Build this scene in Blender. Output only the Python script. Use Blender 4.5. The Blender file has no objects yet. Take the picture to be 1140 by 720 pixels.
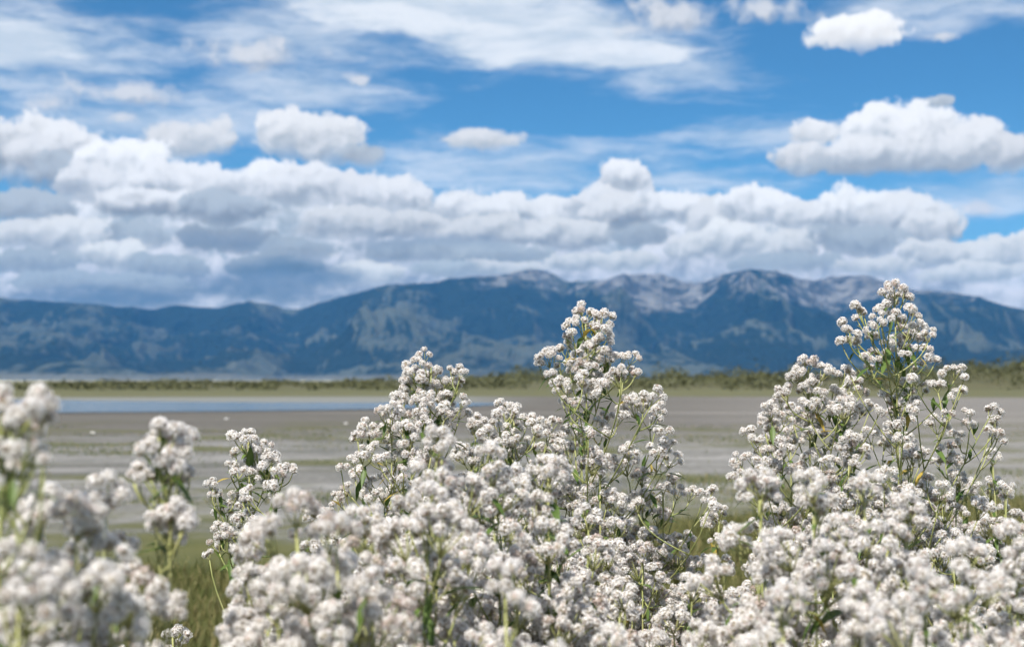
import bpy, math, random
import numpy as np
from mathutils import Vector, Matrix, Quaternion

R = math.radians
sc = bpy.context.scene
col = sc.collection

# ------------------------------------------------------------------ camera
CAM_H = 1.30
PITCH = R(2.28)
FPX = 1583.3            # focal length in pixels of the 1140 wide photograph
cam_d = bpy.data.cameras.new('camera')
cam = bpy.data.objects.new('camera', cam_d)
col.objects.link(cam)
cam.location = (0, 0, CAM_H)
cam.rotation_euler = (R(90) + PITCH, 0, 0)
cam_d.lens = 50; cam_d.sensor_width = 36
cam_d.clip_start = 0.05; cam_d.clip_end = 400000
cam_d.dof.use_dof = True
cam_d.dof.focus_distance = 1.68
cam_d.dof.aperture_fstop = 9.5
cam_d.dof.aperture_blades = 0
sc.camera = cam

# ------------------------------------------------------------------ sun, view
SUN_EL, SUN_AZ = 57.0, -152.0          # azimuth clockwise from the view direction
sd = Vector((math.cos(R(SUN_EL)) * math.sin(R(SUN_AZ)), math.cos(R(SUN_EL)) * math.cos(R(SUN_AZ)), math.sin(R(SUN_EL))))
sun_d = bpy.data.lights.new('sun', 'SUN')
sun_d.energy = 5.0; sun_d.angle = R(0.6); sun_d.color = (1.0, 0.955, 0.885)
sun = bpy.data.objects.new('sun', sun_d); col.objects.link(sun)
sun.rotation_euler = sd.to_track_quat('Z', 'Y').to_euler()
sun.location = (0, -5, 30)
sc.view_settings.view_transform = 'Standard'
sc.view_settings.look = 'None'
sc.view_settings.gamma = 1.0
sc.view_settings.exposure = 0.68
sc.render.engine = 'CYCLES'
cy = sc.cycles
cy.use_denoising = True
cy.denoiser = 'OPENIMAGEDENOISE'
cy.max_bounces = 9; cy.diffuse_bounces = 6; cy.glossy_bounces = 2; cy.transmission_bounces = 3
cy.transparent_max_bounces = 6; cy.volume_bounces = 0
cy.caustics_reflective = False; cy.caustics_refractive = False
cy.sample_clamp_indirect = 6
cy.use_adaptive_sampling = True; cy.adaptive_threshold = 0.03; cy.adaptive_min_samples = 24

def px_dir(px, py):
    cx = (px - 570) / FPX; cyy = (360 - py) / FPX
    return Vector((cx, math.cos(PITCH) - cyy * math.sin(PITCH), math.sin(PITCH) + cyy * math.cos(PITCH)))
def azel(px, py):
    d = px_dir(px, py).normalized()
    return math.degrees(math.atan2(d.x, d.y)), math.degrees(math.asin(d.z))
def at(px, py, Y):
    d = px_dir(px, py)
    return Vector((d.x / d.y * Y, Y, CAM_H + d.z / d.y * Y))

# ------------------------------------------------------------------ node helper
class NT:
    def __init__(s, nt): s.nt = nt; s.N = nt.nodes; s.L = nt.links
    def put(s, sock, v):
        if isinstance(v, bpy.types.NodeSocket): s.L.new(v, sock)
        elif v is not None:
            try: sock.default_value = v
            except Exception:
                sock.default_value = (v, v, v) if not hasattr(v, '__len__') else tuple(v)[:len(sock.default_value)]
    def m(s, op, a, b=None, c=None, clamp=False):
        n = s.N.new('ShaderNodeMath'); n.operation = op; n.use_clamp = clamp
        for i, v in enumerate((a, b, c)):
            if v is not None: s.put(n.inputs[i], v)
        return n.outputs[0]
    def add(s, a, b): return s.m('ADD', a, b)
    def sub(s, a, b): return s.m('SUBTRACT', a, b)
    def mul(s, a, b): return s.m('MULTIPLY', a, b)
    def ss(s, x, lo, hi, a=0.0, b=1.0, mode='SMOOTHSTEP'):
        n = s.N.new('ShaderNodeMapRange'); n.interpolation_type = mode
        s.put(n.inputs[0], x); s.put(n.inputs[1], lo); s.put(n.inputs[2], hi); s.put(n.inputs[3], a); s.put(n.inputs[4], b)
        return n.outputs[0]
    def xyz(s, x, y, z=0.0):
        n = s.N.new('ShaderNodeCombineXYZ'); s.put(n.inputs[0], x); s.put(n.inputs[1], y); s.put(n.inputs[2], z); return n.outputs[0]
    def sep(s, v):
        n = s.N.new('ShaderNodeSeparateXYZ'); s.L.new(v, n.inputs[0]); return n.outputs
    def v(s, op, a, b=None, out=0):
        n = s.N.new('ShaderNodeVectorMath'); n.operation = op
        s.put(n.inputs[0], a)
        if b is not None:
            s.put(n.inputs[3 if op == 'SCALE' else 1], b)
        return n.outputs['Value'] if op in ('LENGTH', 'DOT_PRODUCT', 'DISTANCE') else n.outputs[0]
    def noise(s, vec, scale, det=4, rough=0.55, dist=0.0, dim='3D', lac=2.0, color=False, w=None):
        n = s.N.new('ShaderNodeTexNoise'); n.noise_dimensions = dim
        if vec is not None: s.L.new(vec, n.inputs['Vector'])
        n.inputs['Scale'].default_value = scale; n.inputs['Detail'].default_value = det
        n.inputs['Roughness'].default_value = rough; n.inputs['Distortion'].default_value = dist
        n.inputs['Lacunarity'].default_value = lac
        return n.outputs['Color' if color else 0]
    def vor(s, vec, scale, dim='2D', smooth=0.5, det=0, rough=0.5):
        n = s.N.new('ShaderNodeTexVoronoi'); n.voronoi_dimensions = dim; n.feature = 'SMOOTH_F1' if smooth > 0 else 'F1'
        s.L.new(vec, n.inputs['Vector']); n.inputs['Scale'].default_value = scale
        if smooth > 0: n.inputs['Smoothness'].default_value = smooth
        n.inputs['Detail'].default_value = det; n.inputs['Roughness'].default_value = rough
        return n.outputs['Distance']
    def mix(s, f, a, b, bt='MIX'):
        n = s.N.new('ShaderNodeMix'); n.data_type = 'RGBA'; n.blend_type = bt; n.clamp_factor = True
        s.put(n.inputs[0], f); s.put(n.inputs[6], a if not isinstance(a, tuple) or len(a) == 4 else a + (1,))
        s.put(n.inputs[7], b if not isinstance(b, tuple) or len(b) == 4 else b + (1,)); return n.outputs[2]
    def ramp(s, x, stops, interp='LINEAR'):
        n = s.N.new('ShaderNodeValToRGB'); s.put(n.inputs[0], x); cr = n.color_ramp; cr.interpolation = interp
        while len(cr.elements) < len(stops): cr.elements.new(0.5)
        for e, (p, c) in zip(cr.elements, stops):
            e.position = p; e.color = tuple(c) + (1,) if len(c) == 3 else c
        return n.outputs[0]
    def curve(s, x, pts):
        n = s.N.new('ShaderNodeFloatCurve'); s.put(n.inputs['Value'], x)
        c = n.mapping.curves[0]; pts = sorted(pts)
        c.points[0].location = pts[0]; c.points[1].location = pts[-1]
        for p in pts[1:-1]: c.points.new(*p)
        n.mapping.use_clip = False
        n.mapping.update(); return n.outputs[0]

# ------------------------------------------------------------------ sky with clouds
w = bpy.data.worlds.new('World'); sc.world = w; w.use_nodes = True
w.cycles.sampling_method = 'MANUAL'; w.cycles.sample_map_resolution = 512
T = NT(w.node_tree); T.N.clear()
out = T.N.new('ShaderNodeOutputWorld'); bg = T.N.new('ShaderNodeBackground')
T.L.new(bg.outputs[0], out.inputs[0])
SKY = 0.10
bg.inputs[1].default_value = SKY * 0.68
sky = T.N.new('ShaderNodeTexSky'); sky.sky_type = 'NISHITA'; sky.sun_disc = False
sky.sun_elevation = R(SUN_EL); sky.sun_rotation = R(SUN_AZ); sky.altitude = 2300
sky.air_density = 1.0; sky.dust_density = 0.6; sky.ozone_density = 2.5
tc = T.N.new('ShaderNodeTexCoord'); D = tc.outputs['Generated']
dx, dy, dz = T.sep(D)
AZ = T.mul(T.m('ARCTAN2', dx, dy), 180 / math.pi)
EL = T.mul(T.m('ARCSINE', dz), 180 / math.pi)
P0 = T.xyz(AZ, EL)
ELMAX = 18.0
# warp of the direction, shared by all the clouds
wn = T.noise(P0, 0.55, 3, 0.6, dim='2D', color=True)
P = T.v('ADD', P0, T.v('MULTIPLY', T.v('SUBTRACT', wn, (0.5, 0.5, 0.5)), (0.9, 0.55, 0)))
UPOFF = (-0.20, 0.40, 0)       # towards the sun as seen on the clouds

def billow(p, det=5, fa=0.85):
    pq = T.v('ADD', p, T.v('SCALE', T.v('SUBTRACT', T.noise(p, 1.3, 3, 0.6, dim='2D', color=True), (0.5, 0.5, 0.5)), 0.75))
    a = T.vor(pq, 0.36, smooth=0.25); b = T.vor(pq, 0.95, smooth=0.25); c = T.noise(p, 1.9, det, 0.52, dim='2D')
    r = T.add(T.mul(a, -0.95), T.mul(b, -0.50))
    return T.add(T.add(r, 0.42), T.mul(T.sub(c, 0.5), fa))

def e2(px, py): return azel(px, py)
def top_curve(az, pts):
    """pts in degrees (az, el) -> elevation of the upper outline as a function of azimuth"""
    u = T.ss(az, -26, 26, 0, 1, 'LINEAR')
    return T.mul(T.curve(u, [((a + 26) / 52, e / ELMAX) for a, e in pts]), ELMAX)
def outline(lst, l=None, r=None):
    pts = [e2(x, y) for x, y in lst]
    pts = [(-26, pts[0][1])] + pts + [(26, pts[-1][1])]
    return pts

def blobs(p, lst):
    """soft ellipses (px, py, rx, ry) -> the largest of 1 - distance"""
    res = None
    for (x, y, rx, ry) in lst:
        a, e = e2(x, y)
        k = 27.6
        q = T.v('MULTIPLY', T.v('SUBTRACT', p, (a, e, 0)), (k / rx, k / ry, 0))
        d = T.sub(1.0, T.v('LENGTH', q))
        res = d if res is None else T.m('SMOOTH_MAX', res, d, 0.25)
    return res

CUM = 1
def cloud_layer(sky_col, field, namp, edge, light, dark, contrast, bias, alpha_mul=1.0, extra_dark=None, P=P):
    """field(p) positive inside.  Lit side by the field's fall-off towards the sun."""
    b0 = billow(P); P1 = T.v('ADD', P, UPOFF); b1 = billow(P1)
    f0 = T.add(field(P), T.mul(b0, namp)); f1 = T.add(field(P1), T.mul(b1, namp))
    alpha = T.ss(f0, 0.0, edge)
    if alpha_mul != 1.0: alpha = T.mul(alpha, alpha_mul)
    g = T.add(T.mul(T.sub(f0, f1), contrast), bias)
    if extra_dark is not None: g = T.sub(g, extra_dark(f0))
    g = T.ss(g, 0.0, 1.0)
    c = T.mix(g, dark, light)
    return T.mix(alpha, sky_col, c)

S = 1.0 / SKY
def C(r, g, b): return (r * S, g * S, b * S)
base = T.mix(1.0, sky.outputs[0], (0.42, 0.84, 1.00), 'MULTIPLY')
# paler and greener low down, as the air thickens
lowf = T.ss(EL, 0.0, 12.0)
base = T.mix(T.mul(T.sub(1.0, lowf), 0.38), base, C(0.30, 0.56, 0.76))

# thin high cloud: stretched streaks inside wide soft masks
Pw = T.v('ADD', P0, T.v('MULTIPLY', T.v('SUBTRACT', T.noise(P0, 0.18, 4, 0.6, dim='2D', color=True), (0.5, 0.5, 0.5)), (1.5, 0.9, 0)))
st = T.N.new('ShaderNodeMapping'); st.inputs['Rotation'].default_value = (0, 0, R(-9)); st.inputs['Scale'].default_value = (0.13, 0.62, 1)
T.L.new(Pw, st.inputs[0])
n1 = T.noise(st.outputs[0], 1.3, 7, 0.62, dim='2D')
veil_mask = blobs(Pw, [(60, 60, 150, 60), (470, 5, 210, 55), (620, 45, 190, 45), (330, 40, 150, 40), (150, 140, 230, 50),
                       (600, 190, 250, 34), (730, 205, 170, 22), (1040, 0, 180, 30), (860, 150, 130, 20), (350, 100, 120, 35),
                       (1080, 325, 130, 36), (1120, 215, 120, 30), (760, 80, 120, 26)])
vd = T.add(veil_mask, T.mul(T.sub(n1, 0.5), 2.3))
far_v = T.mul(T.ss(T.m('ABSOLUTE', AZ), 22, 40), 0.25)
va = T.ss(T.add(vd, far_v), -0.25, 0.95)
v2 = blobs(Pw, [(470, 4, 200, 46), (590, 38, 150, 44), (680, 60, 120, 22), (20, 50, 100, 36)])
vb = T.ss(T.add(v2, T.mul(T.sub(n1, 0.5), 1.1)), -0.12, 0.50)
va = T.m('MAXIMUM', T.mul(va, 0.62), T.mul(vb, 0.92))
vtone = T.mix(T.ss(n1, 0.38, 0.66), C(0.62, 0.70, 0.78), C(0.88, 0.91, 0.94))
c = T.mix(va, base, vtone)
# unseen broken cloud overhead, added for brighter, more neutral light from above
oh = T.mul(T.ss(EL, 19, 34), T.ss(T.noise(D, 3.0, 5, 0.6), 0.36, 0.60))
c = T.mix(T.mul(oh, 0.85), c, C(0.95, 0.95, 0.94))

LIGHT = C(1.0, 1.0, 1.0); MID = C(0.40, 0.455, 0.475); DARK = C(0.24, 0.29, 0.305)
WARMD = C(0.50, 0.50, 0.53)
# scattered small clouds, softer
c = cloud_layer(c, lambda p: blobs(p, [(280, 62, 78, 26), (140, 104, 85, 18), (60, 118, 50, 16), (535, 155, 62, 16), (740, 24, 70, 26),
                                       (720, 5, 50, 22), (860, 10, 62, 22), (1050, 42, 26, 9), (130, 130, 34, 10), (398, 88, 34, 12), (1095, 234, 34, 15)]),
                0.85, 0.75, C(0.74, 0.75, 0.77), C(0.50, 0.53, 0.58), 1.3, 0.55, 0.9)
# the long bank over the mountains, three rows one before the other
def bank(pts, scale, bottom=None):
    cp = outline(pts)
    def f(p):
        x, y, _ = T.sep(p)
        d = T.mul(T.sub(top_curve(x, cp), y), scale)
        return T.m('MINIMUM', d, 1.6)
    return f
def depth_dark(k0, k1, amt):
    return lambda f: T.ss(f, k0, k1, 0.0, amt)
b1 = [(0, 235), (60, 225), (90, 190), (130, 168), (175, 172), (215, 188), (260, 184), (300, 178), (340, 190), (400, 192), (450, 196),
      (520, 206), (560, 214), (620, 222), (670, 205), (700, 180), (725, 190), (745, 212), (800, 218), (850, 206), (880, 222), (930, 224),
      (960, 206), (1010, 216), (1050, 238), (1065, 262), (1090, 268), (1140, 258)]
b2 = [(0, 262), (50, 255), (100, 250), (150, 240), (200, 250), (260, 262), (330, 252), (400, 238), (460, 228), (520, 240), (580, 250),
      (640, 248), (700, 258), (760, 240), (800, 250), (860, 262), (900, 258), (960, 270), (1030, 262), (1080, 288), (1140, 296)]
b3 = [(0, 292), (60, 284), (110, 292), (140, 278), (180, 300), (240, 306), (300, 300), (370, 310), (430, 290), (500, 284), (560, 282),
      (620, 280), (680, 288), (740, 276), (820, 286), (900, 292), (980, 290), (1050, 305), (1110, 322), (1140, 330)]
c = cloud_layer(c, bank(b1, 0.55), 0.60, 0.26, LIGHT, MID, 1.15, 0.50, extra_dark=depth_dark(0.45, 1.3, 0.42))
P2 = T.v('ADD', P, (31.7, 0, 0))
def shiftf(f, o=31.7): return lambda p: f(T.v('SUBTRACT', p, (o, 0, 0)))
c = cloud_layer(c, shiftf(bank(b2, 0.55)), 0.85, 0.40, C(0.90, 0.89, 0.88), C(0.36, 0.39, 0.41), 1.05, 0.50, extra_dark=depth_dark(0.35, 1.2, 0.40), P=P2)
# the single heads of the cumulus, farther ones first
bn = billow(P); EMB = T.mul(T.sub(billow(P, 1, 0.5), billow(T.v('ADD', P, (-0.18, 0.30, 0)), 1, 0.5)), 1.0)
FN = T.noise(P0, 3.0, 3, 0.5, dim='2D')
NZ = T.add(T.mul(bn, 0.48), T.mul(T.sub(FN, 0.5), 0.30))
COLR = T.ss
def puff(c, x, y, rx, ry, hi=0.86, lo=0.40, edge=0.32, fade=True, amt=1.0):
    a, e = e2(x, y); k = 27.6
    # the position waits for the colour so far (adds nothing visible): keeps the shader's stack small
    Pc = T.v('ADD', T.v('SCALE', c, 1e-7), P)
    q = T.v('MULTIPLY', T.v('SUBTRACT', Pc, (a, e, 0)), (k / rx, k / ry, 0))
    qy = T.sep(q)[1]
    al = T.ss(T.add(T.sub(1.0, T.v('LENGTH', q)), NZ), 0.0, edge * 0.7)
    al = T.mul(al, T.ss(qy, -1.25 if fade else -1.15, -0.15 if fade else -0.75, 0.0, amt))
    g = T.ss(T.add(qy, T.mul(EMB, 1.15)), -0.80, 0.62)
    kk = min(max((y - 215) / 90, 0), 1)          # the air in front of the low rows adds its own blue
    def tone(v):
        r_, g_, b_ = (1.09, 1.09, 1.085) if v > 0.7 else (0.80, 0.87, 0.925)
        return C(v * (r_ + 0.0 * kk), v * (g_ - 0.01 * kk), v * (b_ - 0.10 * kk))
    return T.mix(al, c, T.mix(g, tone(lo), tone(hi)))
PUFFS = [
 # free clouds above the bank
 (1045, 112, 15, 9, .70, .55), (905, 148, 34, 26, .86, .6, .3), (972, 142, 52, 38, .92, .62, .3), (1028, 150, 52, 38, .9, .5, .3), (1080, 164, 50, 32, .84, .46, .3),
 (1125, 172, 46, 26, .74, .5), (895, 176, 48, 22, .78, .5, .35), (1000, 182, 135, 17, .66, .44, .5), (1000, 166, 120, 24, .84, .52, .4),
 (958, 36, 62, 23, .93, .72, .3),
 (535, 156, 60, 16, .74, .62, .5), (200, 158, 52, 26, .74, .6, .5), (242, 152, 40, 28, .78, .6, .4), (330, 150, 52, 36, .84, .58, .35), (368, 152, 50, 38, .82, .52, .35), (405, 172, 30, 18, .66, .5, .5),
 (45, 160, 74, 42, .86, .42, .3), (10, 168, 60, 44, .80, .40, .35), (70, 188, 50, 24, .66, .38, .5),
 # upper row of the bank
 (700, 196, 34, 24, .90, .50, .3), (143, 186, 62, 36, .95, .55, .3), (100, 205, 45, 28, .82, .5), (205, 206, 70, 32, .88, .46, .3), (287, 200, 42, 28, .92, .50, .3), (340, 208, 58, 30, .86, .48),
 (400, 214, 50, 30, .80, .50), (452, 218, 52, 30, .86, .50), (505, 228, 54, 30, .88, .48), (560, 232, 46, 24, .88, .50), (615, 236, 52, 24, .88, .48), (660, 226, 40, 24, .84, .5),
 (690, 238, 62, 30, .80, .36, .35), (748, 230, 46, 26, .92, .48, .3), (800, 244, 50, 28, .80, .46), (845, 230, 50, 28, .93, .48, .3), (898, 242, 40, 22, .84, .5),
 (955, 238, 56, 34, .94, .48, .3), (1008, 242, 52, 32, .86, .42), (1040, 254, 44, 24, .82, .42),
 (170, 228, 78, 24, .88, .34, .35), (245, 232, 70, 22, .66, .30), (30, 232, 70, 26, .66, .42), 
 # middle
 (380, 250, 80, 24, .74, .42), (470, 252, 60, 22, .72, .38), (550, 258, 70, 22, .74, .40), (640, 262, 70, 22, .78, .36), (720, 262, 50, 18, .58, .36), (820, 270, 58, 28, .90, .46, .35),
 (765, 276, 44, 20, .82, .46), (880, 276, 44, 24, .80, .42), (955, 268, 60, 24, .64, .36), (1110, 288, 60, 28, .82, .52), (1035, 284, 46, 20, .78, .46), (1150, 280, 46, 24, .84, .52),
 (20, 262, 60, 20, .76, .46), (85, 262, 52, 26, .84, .44), (160, 262, 56, 20, .66, .40), (250, 268, 80, 20, .46, .30), (330, 275, 60, 18, .58, .40),
 # low row
 (450, 280, 84, 18, .60, .36), (560, 284, 70, 18, .66, .40), (30, 292, 70, 18, .60, .42), (130, 286, 40, 24, .88, .46, .35), (190, 296, 60, 18, .62, .38), (645, 292, 60, 16, .80, .48), (700, 290, 44, 14, .78, .50), (300, 296, 80, 16, .52, .34),
 (560, 298, 60, 12, .74, .52), (880, 292, 80, 14, .62, .44), (980, 296, 60, 14, .76, .5), (410, 304, 64, 17, .84, .5), (60, 312, 90, 16, .62, .44), (160, 316, 70, 14, .62, .40), (1080, 304, 70, 14, .80, .55), (490, 300, 50, 12, .70, .48),
]
for p in PUFFS: c = puff(c, *p)
# rain-dark belly over the left range
n2 = T.noise(P, 0.5, 4, 0.55, dim='2D')
rb = blobs(P, [(290, 320, 130, 32), (325, 304, 80, 24), (150, 332, 150, 14)])
c = T.mix(T.mul(T.ss(T.add(rb, T.mul(T.sub(n1, 0.5), 1.8)), -0.15, 0.85), 0.80), c, C(0.125, 0.175, 0.205))
rg = blobs(P, [(240, 268, 70, 14), (480, 270, 120, 12), (60, 205, 60, 10)])
c = T.mix(T.mul(T.ss(T.add(rg, T.mul(T.sub(n2, 0.5), 1.2)), -0.1, 0.9), 0.5), c, C(0.27, 0.32, 0.37))
T.L.new(c, bg.inputs[0])

# ------------------------------------------------------------------ helpers for objects
def props(o, label=None, cat=None, group=None, kind=None):
    if label: o['label'] = label
    if cat: o['category'] = cat
    if group: o['group'] = group
    if kind: o['kind'] = kind
    return o
def link(o, parent=None):
    col.objects.link(o)
    if parent is not None: o.parent = parent
    return o
def mesh_np(name, V, F, mats, mi=None, smooth=True, fsize=None):
    """V (n,3); F list/array of polygons"""
    me = bpy.data.meshes.new(name)
    V = np.asarray(V, np.float32)
    if isinstance(F, np.ndarray):
        tot = F.shape[0]; ls = np.arange(tot) * F.shape[1]; lt = np.full(tot, F.shape[1]); lv = F.ravel()
    else:
        lt = np.array([len(f) for f in F]); ls = np.concatenate([[0], np.cumsum(lt)[:-1]]); lv = np.concatenate([np.asarray(f) for f in F]); tot = len(F)
    me.vertices.add(len(V)); me.vertices.foreach_set('co', V.ravel())
    me.loops.add(len(lv)); me.loops.foreach_set('vertex_index', lv.astype(np.int32))
    me.polygons.add(tot); me.polygons.foreach_set('loop_start', ls.astype(np.int32)); me.polygons.foreach_set('loop_total', lt.astype(np.int32))
    for m in mats: me.materials.append(m)
    if mi is not None: me.polygons.foreach_set('material_index', np.asarray(mi, np.int32))
    me.polygons.foreach_set('use_smooth', np.full(tot, smooth))
    me.update(calc_edges=True); me.validate()
    return me

def new_mat(name):
    m = bpy.data.materials.new(name); m.use_nodes = True
    t = NT(m.node_tree); b = t.N['Principled BSDF']
    return m, t, b

# lattice noise for heights
def _hash(ix, iy, seed):
    h = (ix.astype(np.int64) * 374761393 + iy.astype(np.int64) * 668265263 + seed * 1442695041) & 0xffffffff
    h = ((h ^ (h >> 13)) * 1274126177) & 0xffffffff
    return ((h ^ (h >> 16)) & 0xffffff) / float(0xffffff)
def vnoise(x, y, seed=0):
    ix = np.floor(x); iy = np.floor(y); fx = x - ix; fy = y - iy
    fx = fx * fx * fx * (fx * (fx * 6 - 15) + 10); fy = fy * fy * fy * (fy * (fy * 6 - 15) + 10)
    a = _hash(ix, iy, seed); b = _hash(ix + 1, iy, seed); c_ = _hash(ix, iy + 1, seed); d = _hash(ix + 1, iy + 1, seed)
    return (a + (b - a) * fx) * (1 - fy) + (c_ + (d - c_) * fx) * fy
def fbm(x, y, o=5, seed=0, g=0.5):
    s = 0; a = 1; t = 0
    for i in range(o):
        s = s + a * vnoise(x * 2 ** i + 17.3 * i, y * 2 ** i - 9.1 * i, seed + i); t += a; a *= g
    return s / t
def ridged(x, y, o=5, seed=0, g=0.5):
    s = 0; a = 1; t = 0; wgt = 1
    for i in range(o):
        n = 1 - np.abs(2 * vnoise(x * 2 ** i + 11.7 * i, y * 2 ** i + 5.3 * i, seed + i) - 1)
        n = n * n
        s = s + a * n * wgt; t += a; wgt = np.clip(n * 1.6, 0.25, 1); a *= g
    return s / t

# ------------------------------------------------------------------ ground sheet
def dune_h(x, y):
    """low rise that carries the scrub beyond the flats, higher to the right"""
    ang = np.arctan2(x, np.maximum(y, 1))
    r = np.hypot(x, y)
    fwd = np.clip((y / np.maximum(r, 1) - 0.3) / 0.3, 0, 1)
    up = np.clip((r - 190) / 110, 0, 1); up = up * up * (3 - 2 * up)
    dn = 1 - np.clip((r - 330) / 260, 0, 1)
    dn = dn * dn * (3 - 2 * dn)
    a = np.degrees(ang)
    hgt = 0.35 + 0.65 * np.clip((a + 6) / 8, 0, 1) + 2.3 * np.exp(-((a - 19.5) / 4.2) ** 2)
    n = fbm(a * 0.9 + 40, r * 0.012, 4, 77)
    return fwd * up * dn * hgt * (0.25 + 1.5 * n)
def ground_h(x, y):
    r = np.hypot(x, y)
    near = 1 - np.clip((r - 25) / 20, 0, 1)
    h = (fbm(x * 0.35, y * 0.35, 4, 3) - 0.5) * 0.10 * near - 0.05 * np.clip((r - 30) / 15, 0, 1) * (1 - np.clip((r - 130) / 60, 0, 1))
    return h + dune_h(x, y)
NR, NA = 300, 840
rr = np.concatenate([[0.0], np.geomspace(0.4, 31300, NR)])
aa = np.linspace(0, 2 * np.pi, NA, endpoint=False)
Rg, Ag = np.meshgrid(rr, aa, indexing='ij')
X = Rg * np.sin(Ag); Y = Rg * np.cos(Ag)
Z = ground_h(X, Y)
idx = np.arange((NR + 1) * NA).reshape(NR + 1, NA)
a0 = idx[1:-1]; a1 = idx[2:]
F = np.stack([a0, np.roll(a0, -1, 1), np.roll(a1, -1, 1), a1], -1).reshape(-1, 4)[:, ::-1]
cap = [[int(idx[1, k]) for k in range(NA)]]
V = np.stack([X, Y, Z], -1).reshape(-1, 3)

gm, t, b = new_mat('ground_mat')
tcg = t.N.new('ShaderNodeTexCoord'); po = tcg.outputs['Object']
gx, gy, gz = t.sep(po)
dist = t.v('LENGTH', po)
wob = t.mul(t.sub(t.noise(t.v('MULTIPLY', po, (0.02, 0.06, 1)), 1.0, 4, 0.55), 0.5), 0.55)
ld = t.add(t.m('LOGARITHM', dist, math.e), wob)                       # log distance, a bit wavy
streak = t.noise(t.v('MULTIPLY', po, (0.028, 0.30, 1)), 1.0, 6, 0.62)
streak2 = t.noise(t.v('MULTIPLY', po, (0.12, 0.9, 1)), 1.0, 5, 0.6)
fine = t.noise(po, 9.0, 5, 0.65)
wet = t.mix(streak, (0.050, 0.046, 0.040), (0.125, 0.117, 0.105))
dry = t.mix(t.ss(streak2, 0.30, 0.70), (0.105, 0.102, 0.094), (0.200, 0.196, 0.190))
blotch = t.noise(t.v('MULTIPLY', po, (0.40, 0.45, 1)), 1.0, 6, 0.68)
dry = t.mix(t.mul(t.ss(blotch, 0.46, 0.58), 0.6), dry, (0.080, 0.082, 0.072))
band = t.ss(ld, math.log(26), math.log(48))
mud = t.mix(t.ss(t.add(band, t.mul(t.sub(streak, 0.5), 2.2)), 0.15, 0.75), dry, wet)
# pale salt streaks across the wet flat
mud = t.mix(t.mul(t.ss(t.noise(t.v('MULTIPLY', po, (0.011, 0.16, 1)), 1.0, 4, 0.5), 0.56, 0.66), 0.45), mud, (0.21, 0.20, 0.185))
# to the right the flat is drier and paler
rightp = t.ss(t.m('DIVIDE', gx, t.m('MAXIMUM', gy, 1.0)), 0.02, 0.30)
mud = t.mix(t.mul(rightp, 0.35), mud, (0.23, 0.218, 0.205))
mud = t.mix(0.5, mud, t.mix(t.ss(fine, 0.3, 0.7), (0.3, 0.3, 0.3), (0.75, 0.75, 0.75)), 'OVERLAY')
# green growth in patches
gn = t.noise(t.v('MULTIPLY', po, (0.24, 0.30, 1)), 1.0, 6, 0.6)
grasscol = t.mix(t.noise(po, 1.6, 5, 0.6), (0.042, 0.052, 0.016), (0.105, 0.100, 0.036))
gpatch = t.mul(t.ss(gn, 0.51, 0.60), t.ss(dist, 60, 30))
rgt = t.ss(t.m('DIVIDE', gx, t.m('MAXIMUM', gy, 1.0)), 0.02, 0.20)
neargrass = t.ss(t.sub(t.add(ld, t.mul(t.sub(gn, 0.5), 1.9)), t.mul(rgt, 0.30)), math.log(15.0), math.log(10.0))
ga = t.m('MAXIMUM', t.mul(gpatch, 0.85), neargrass)
g1 = t.mix(ga, mud, grasscol)
# beyond the water: grassy meadow, scrub dune, then the pale valley floor
farmix = t.ss(t.add(dist, t.mul(t.sub(streak, 0.5), 30)), 112, 124)
meadow = t.mix(t.noise(t.v('MULTIPLY', po, (0.01, 0.05, 1)), 1.0, 5, 0.6), (0.050, 0.056, 0.024), (0.125, 0.120, 0.062))
scrubc = t.mix(t.noise(po, 0.09, 4, 0.6), (0.040, 0.046, 0.020), (0.11, 0.10, 0.055))
meadow = t.mix(t.ss(dist, 185, 215), meadow, scrubc)
valley = t.mix(t.noise(t.v('MULTIPLY', po, (0.0004, 0.0016, 1)), 1.0, 5, 0.6), (0.20, 0.21, 0.15), (0.36, 0.35, 0.30))
meadow = t.mix(t.ss(dist, 700, 2500), meadow, valley)
far_reflection = t.mix(t.noise(t.v('MULTIPLY', po, (0.01, 0.12, 1)), 1.0, 4, 0.6), (0.115, 0.122, 0.112), (0.185, 0.188, 0.175))  # pale reflection of the lake's far half, painted on the ground behind it
g1 = t.mix(t.mul(t.ss(t.add(dist, t.mul(t.sub(streak, 0.5), 14)), 70, 84), t.ss(t.m('DIVIDE', gx, t.m('MAXIMUM', gy, 1.0)), 0.03, -0.06)), g1, far_reflection)
g2 = t.mix(farmix, g1, meadow)
t.L.new(g2, b.inputs['Base Color'])
b.inputs['Roughness'].default_value = 0.92; b.inputs['Specular IOR Level'].default_value = 0.2
bp = t.N.new('ShaderNodeBump'); bp.inputs['Strength'].default_value = 0.5; bp.inputs['Distance'].default_value = 0.05
t.L.new(t.mul(t.add(fine, streak2), 1.0), bp.inputs['Height']); t.L.new(bp.outputs[0], b.inputs['Normal'])
me = mesh_np('ground', V, [list(f) for f in cap], [gm]) if False else None
Fall = [f for f in F]
lv = np.concatenate([np.array(cap[0]), F.ravel()])
me = bpy.data.meshes.new('ground')
me.vertices.add(len(V)); me.vertices.foreach_set('co', V.astype(np.float32).ravel())
me.loops.add(len(lv)); me.loops.foreach_set('vertex_index', lv.astype(np.int32))
ls = np.concatenate([[0], NA + np.arange(len(F)) * 4]); lt = np.concatenate([[NA], np.full(len(F), 4)])
me.polygons.add(len(ls)); me.polygons.foreach_set('loop_start', ls.astype(np.int32)); me.polygons.foreach_set('loop_total', lt.astype(np.int32))
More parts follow.
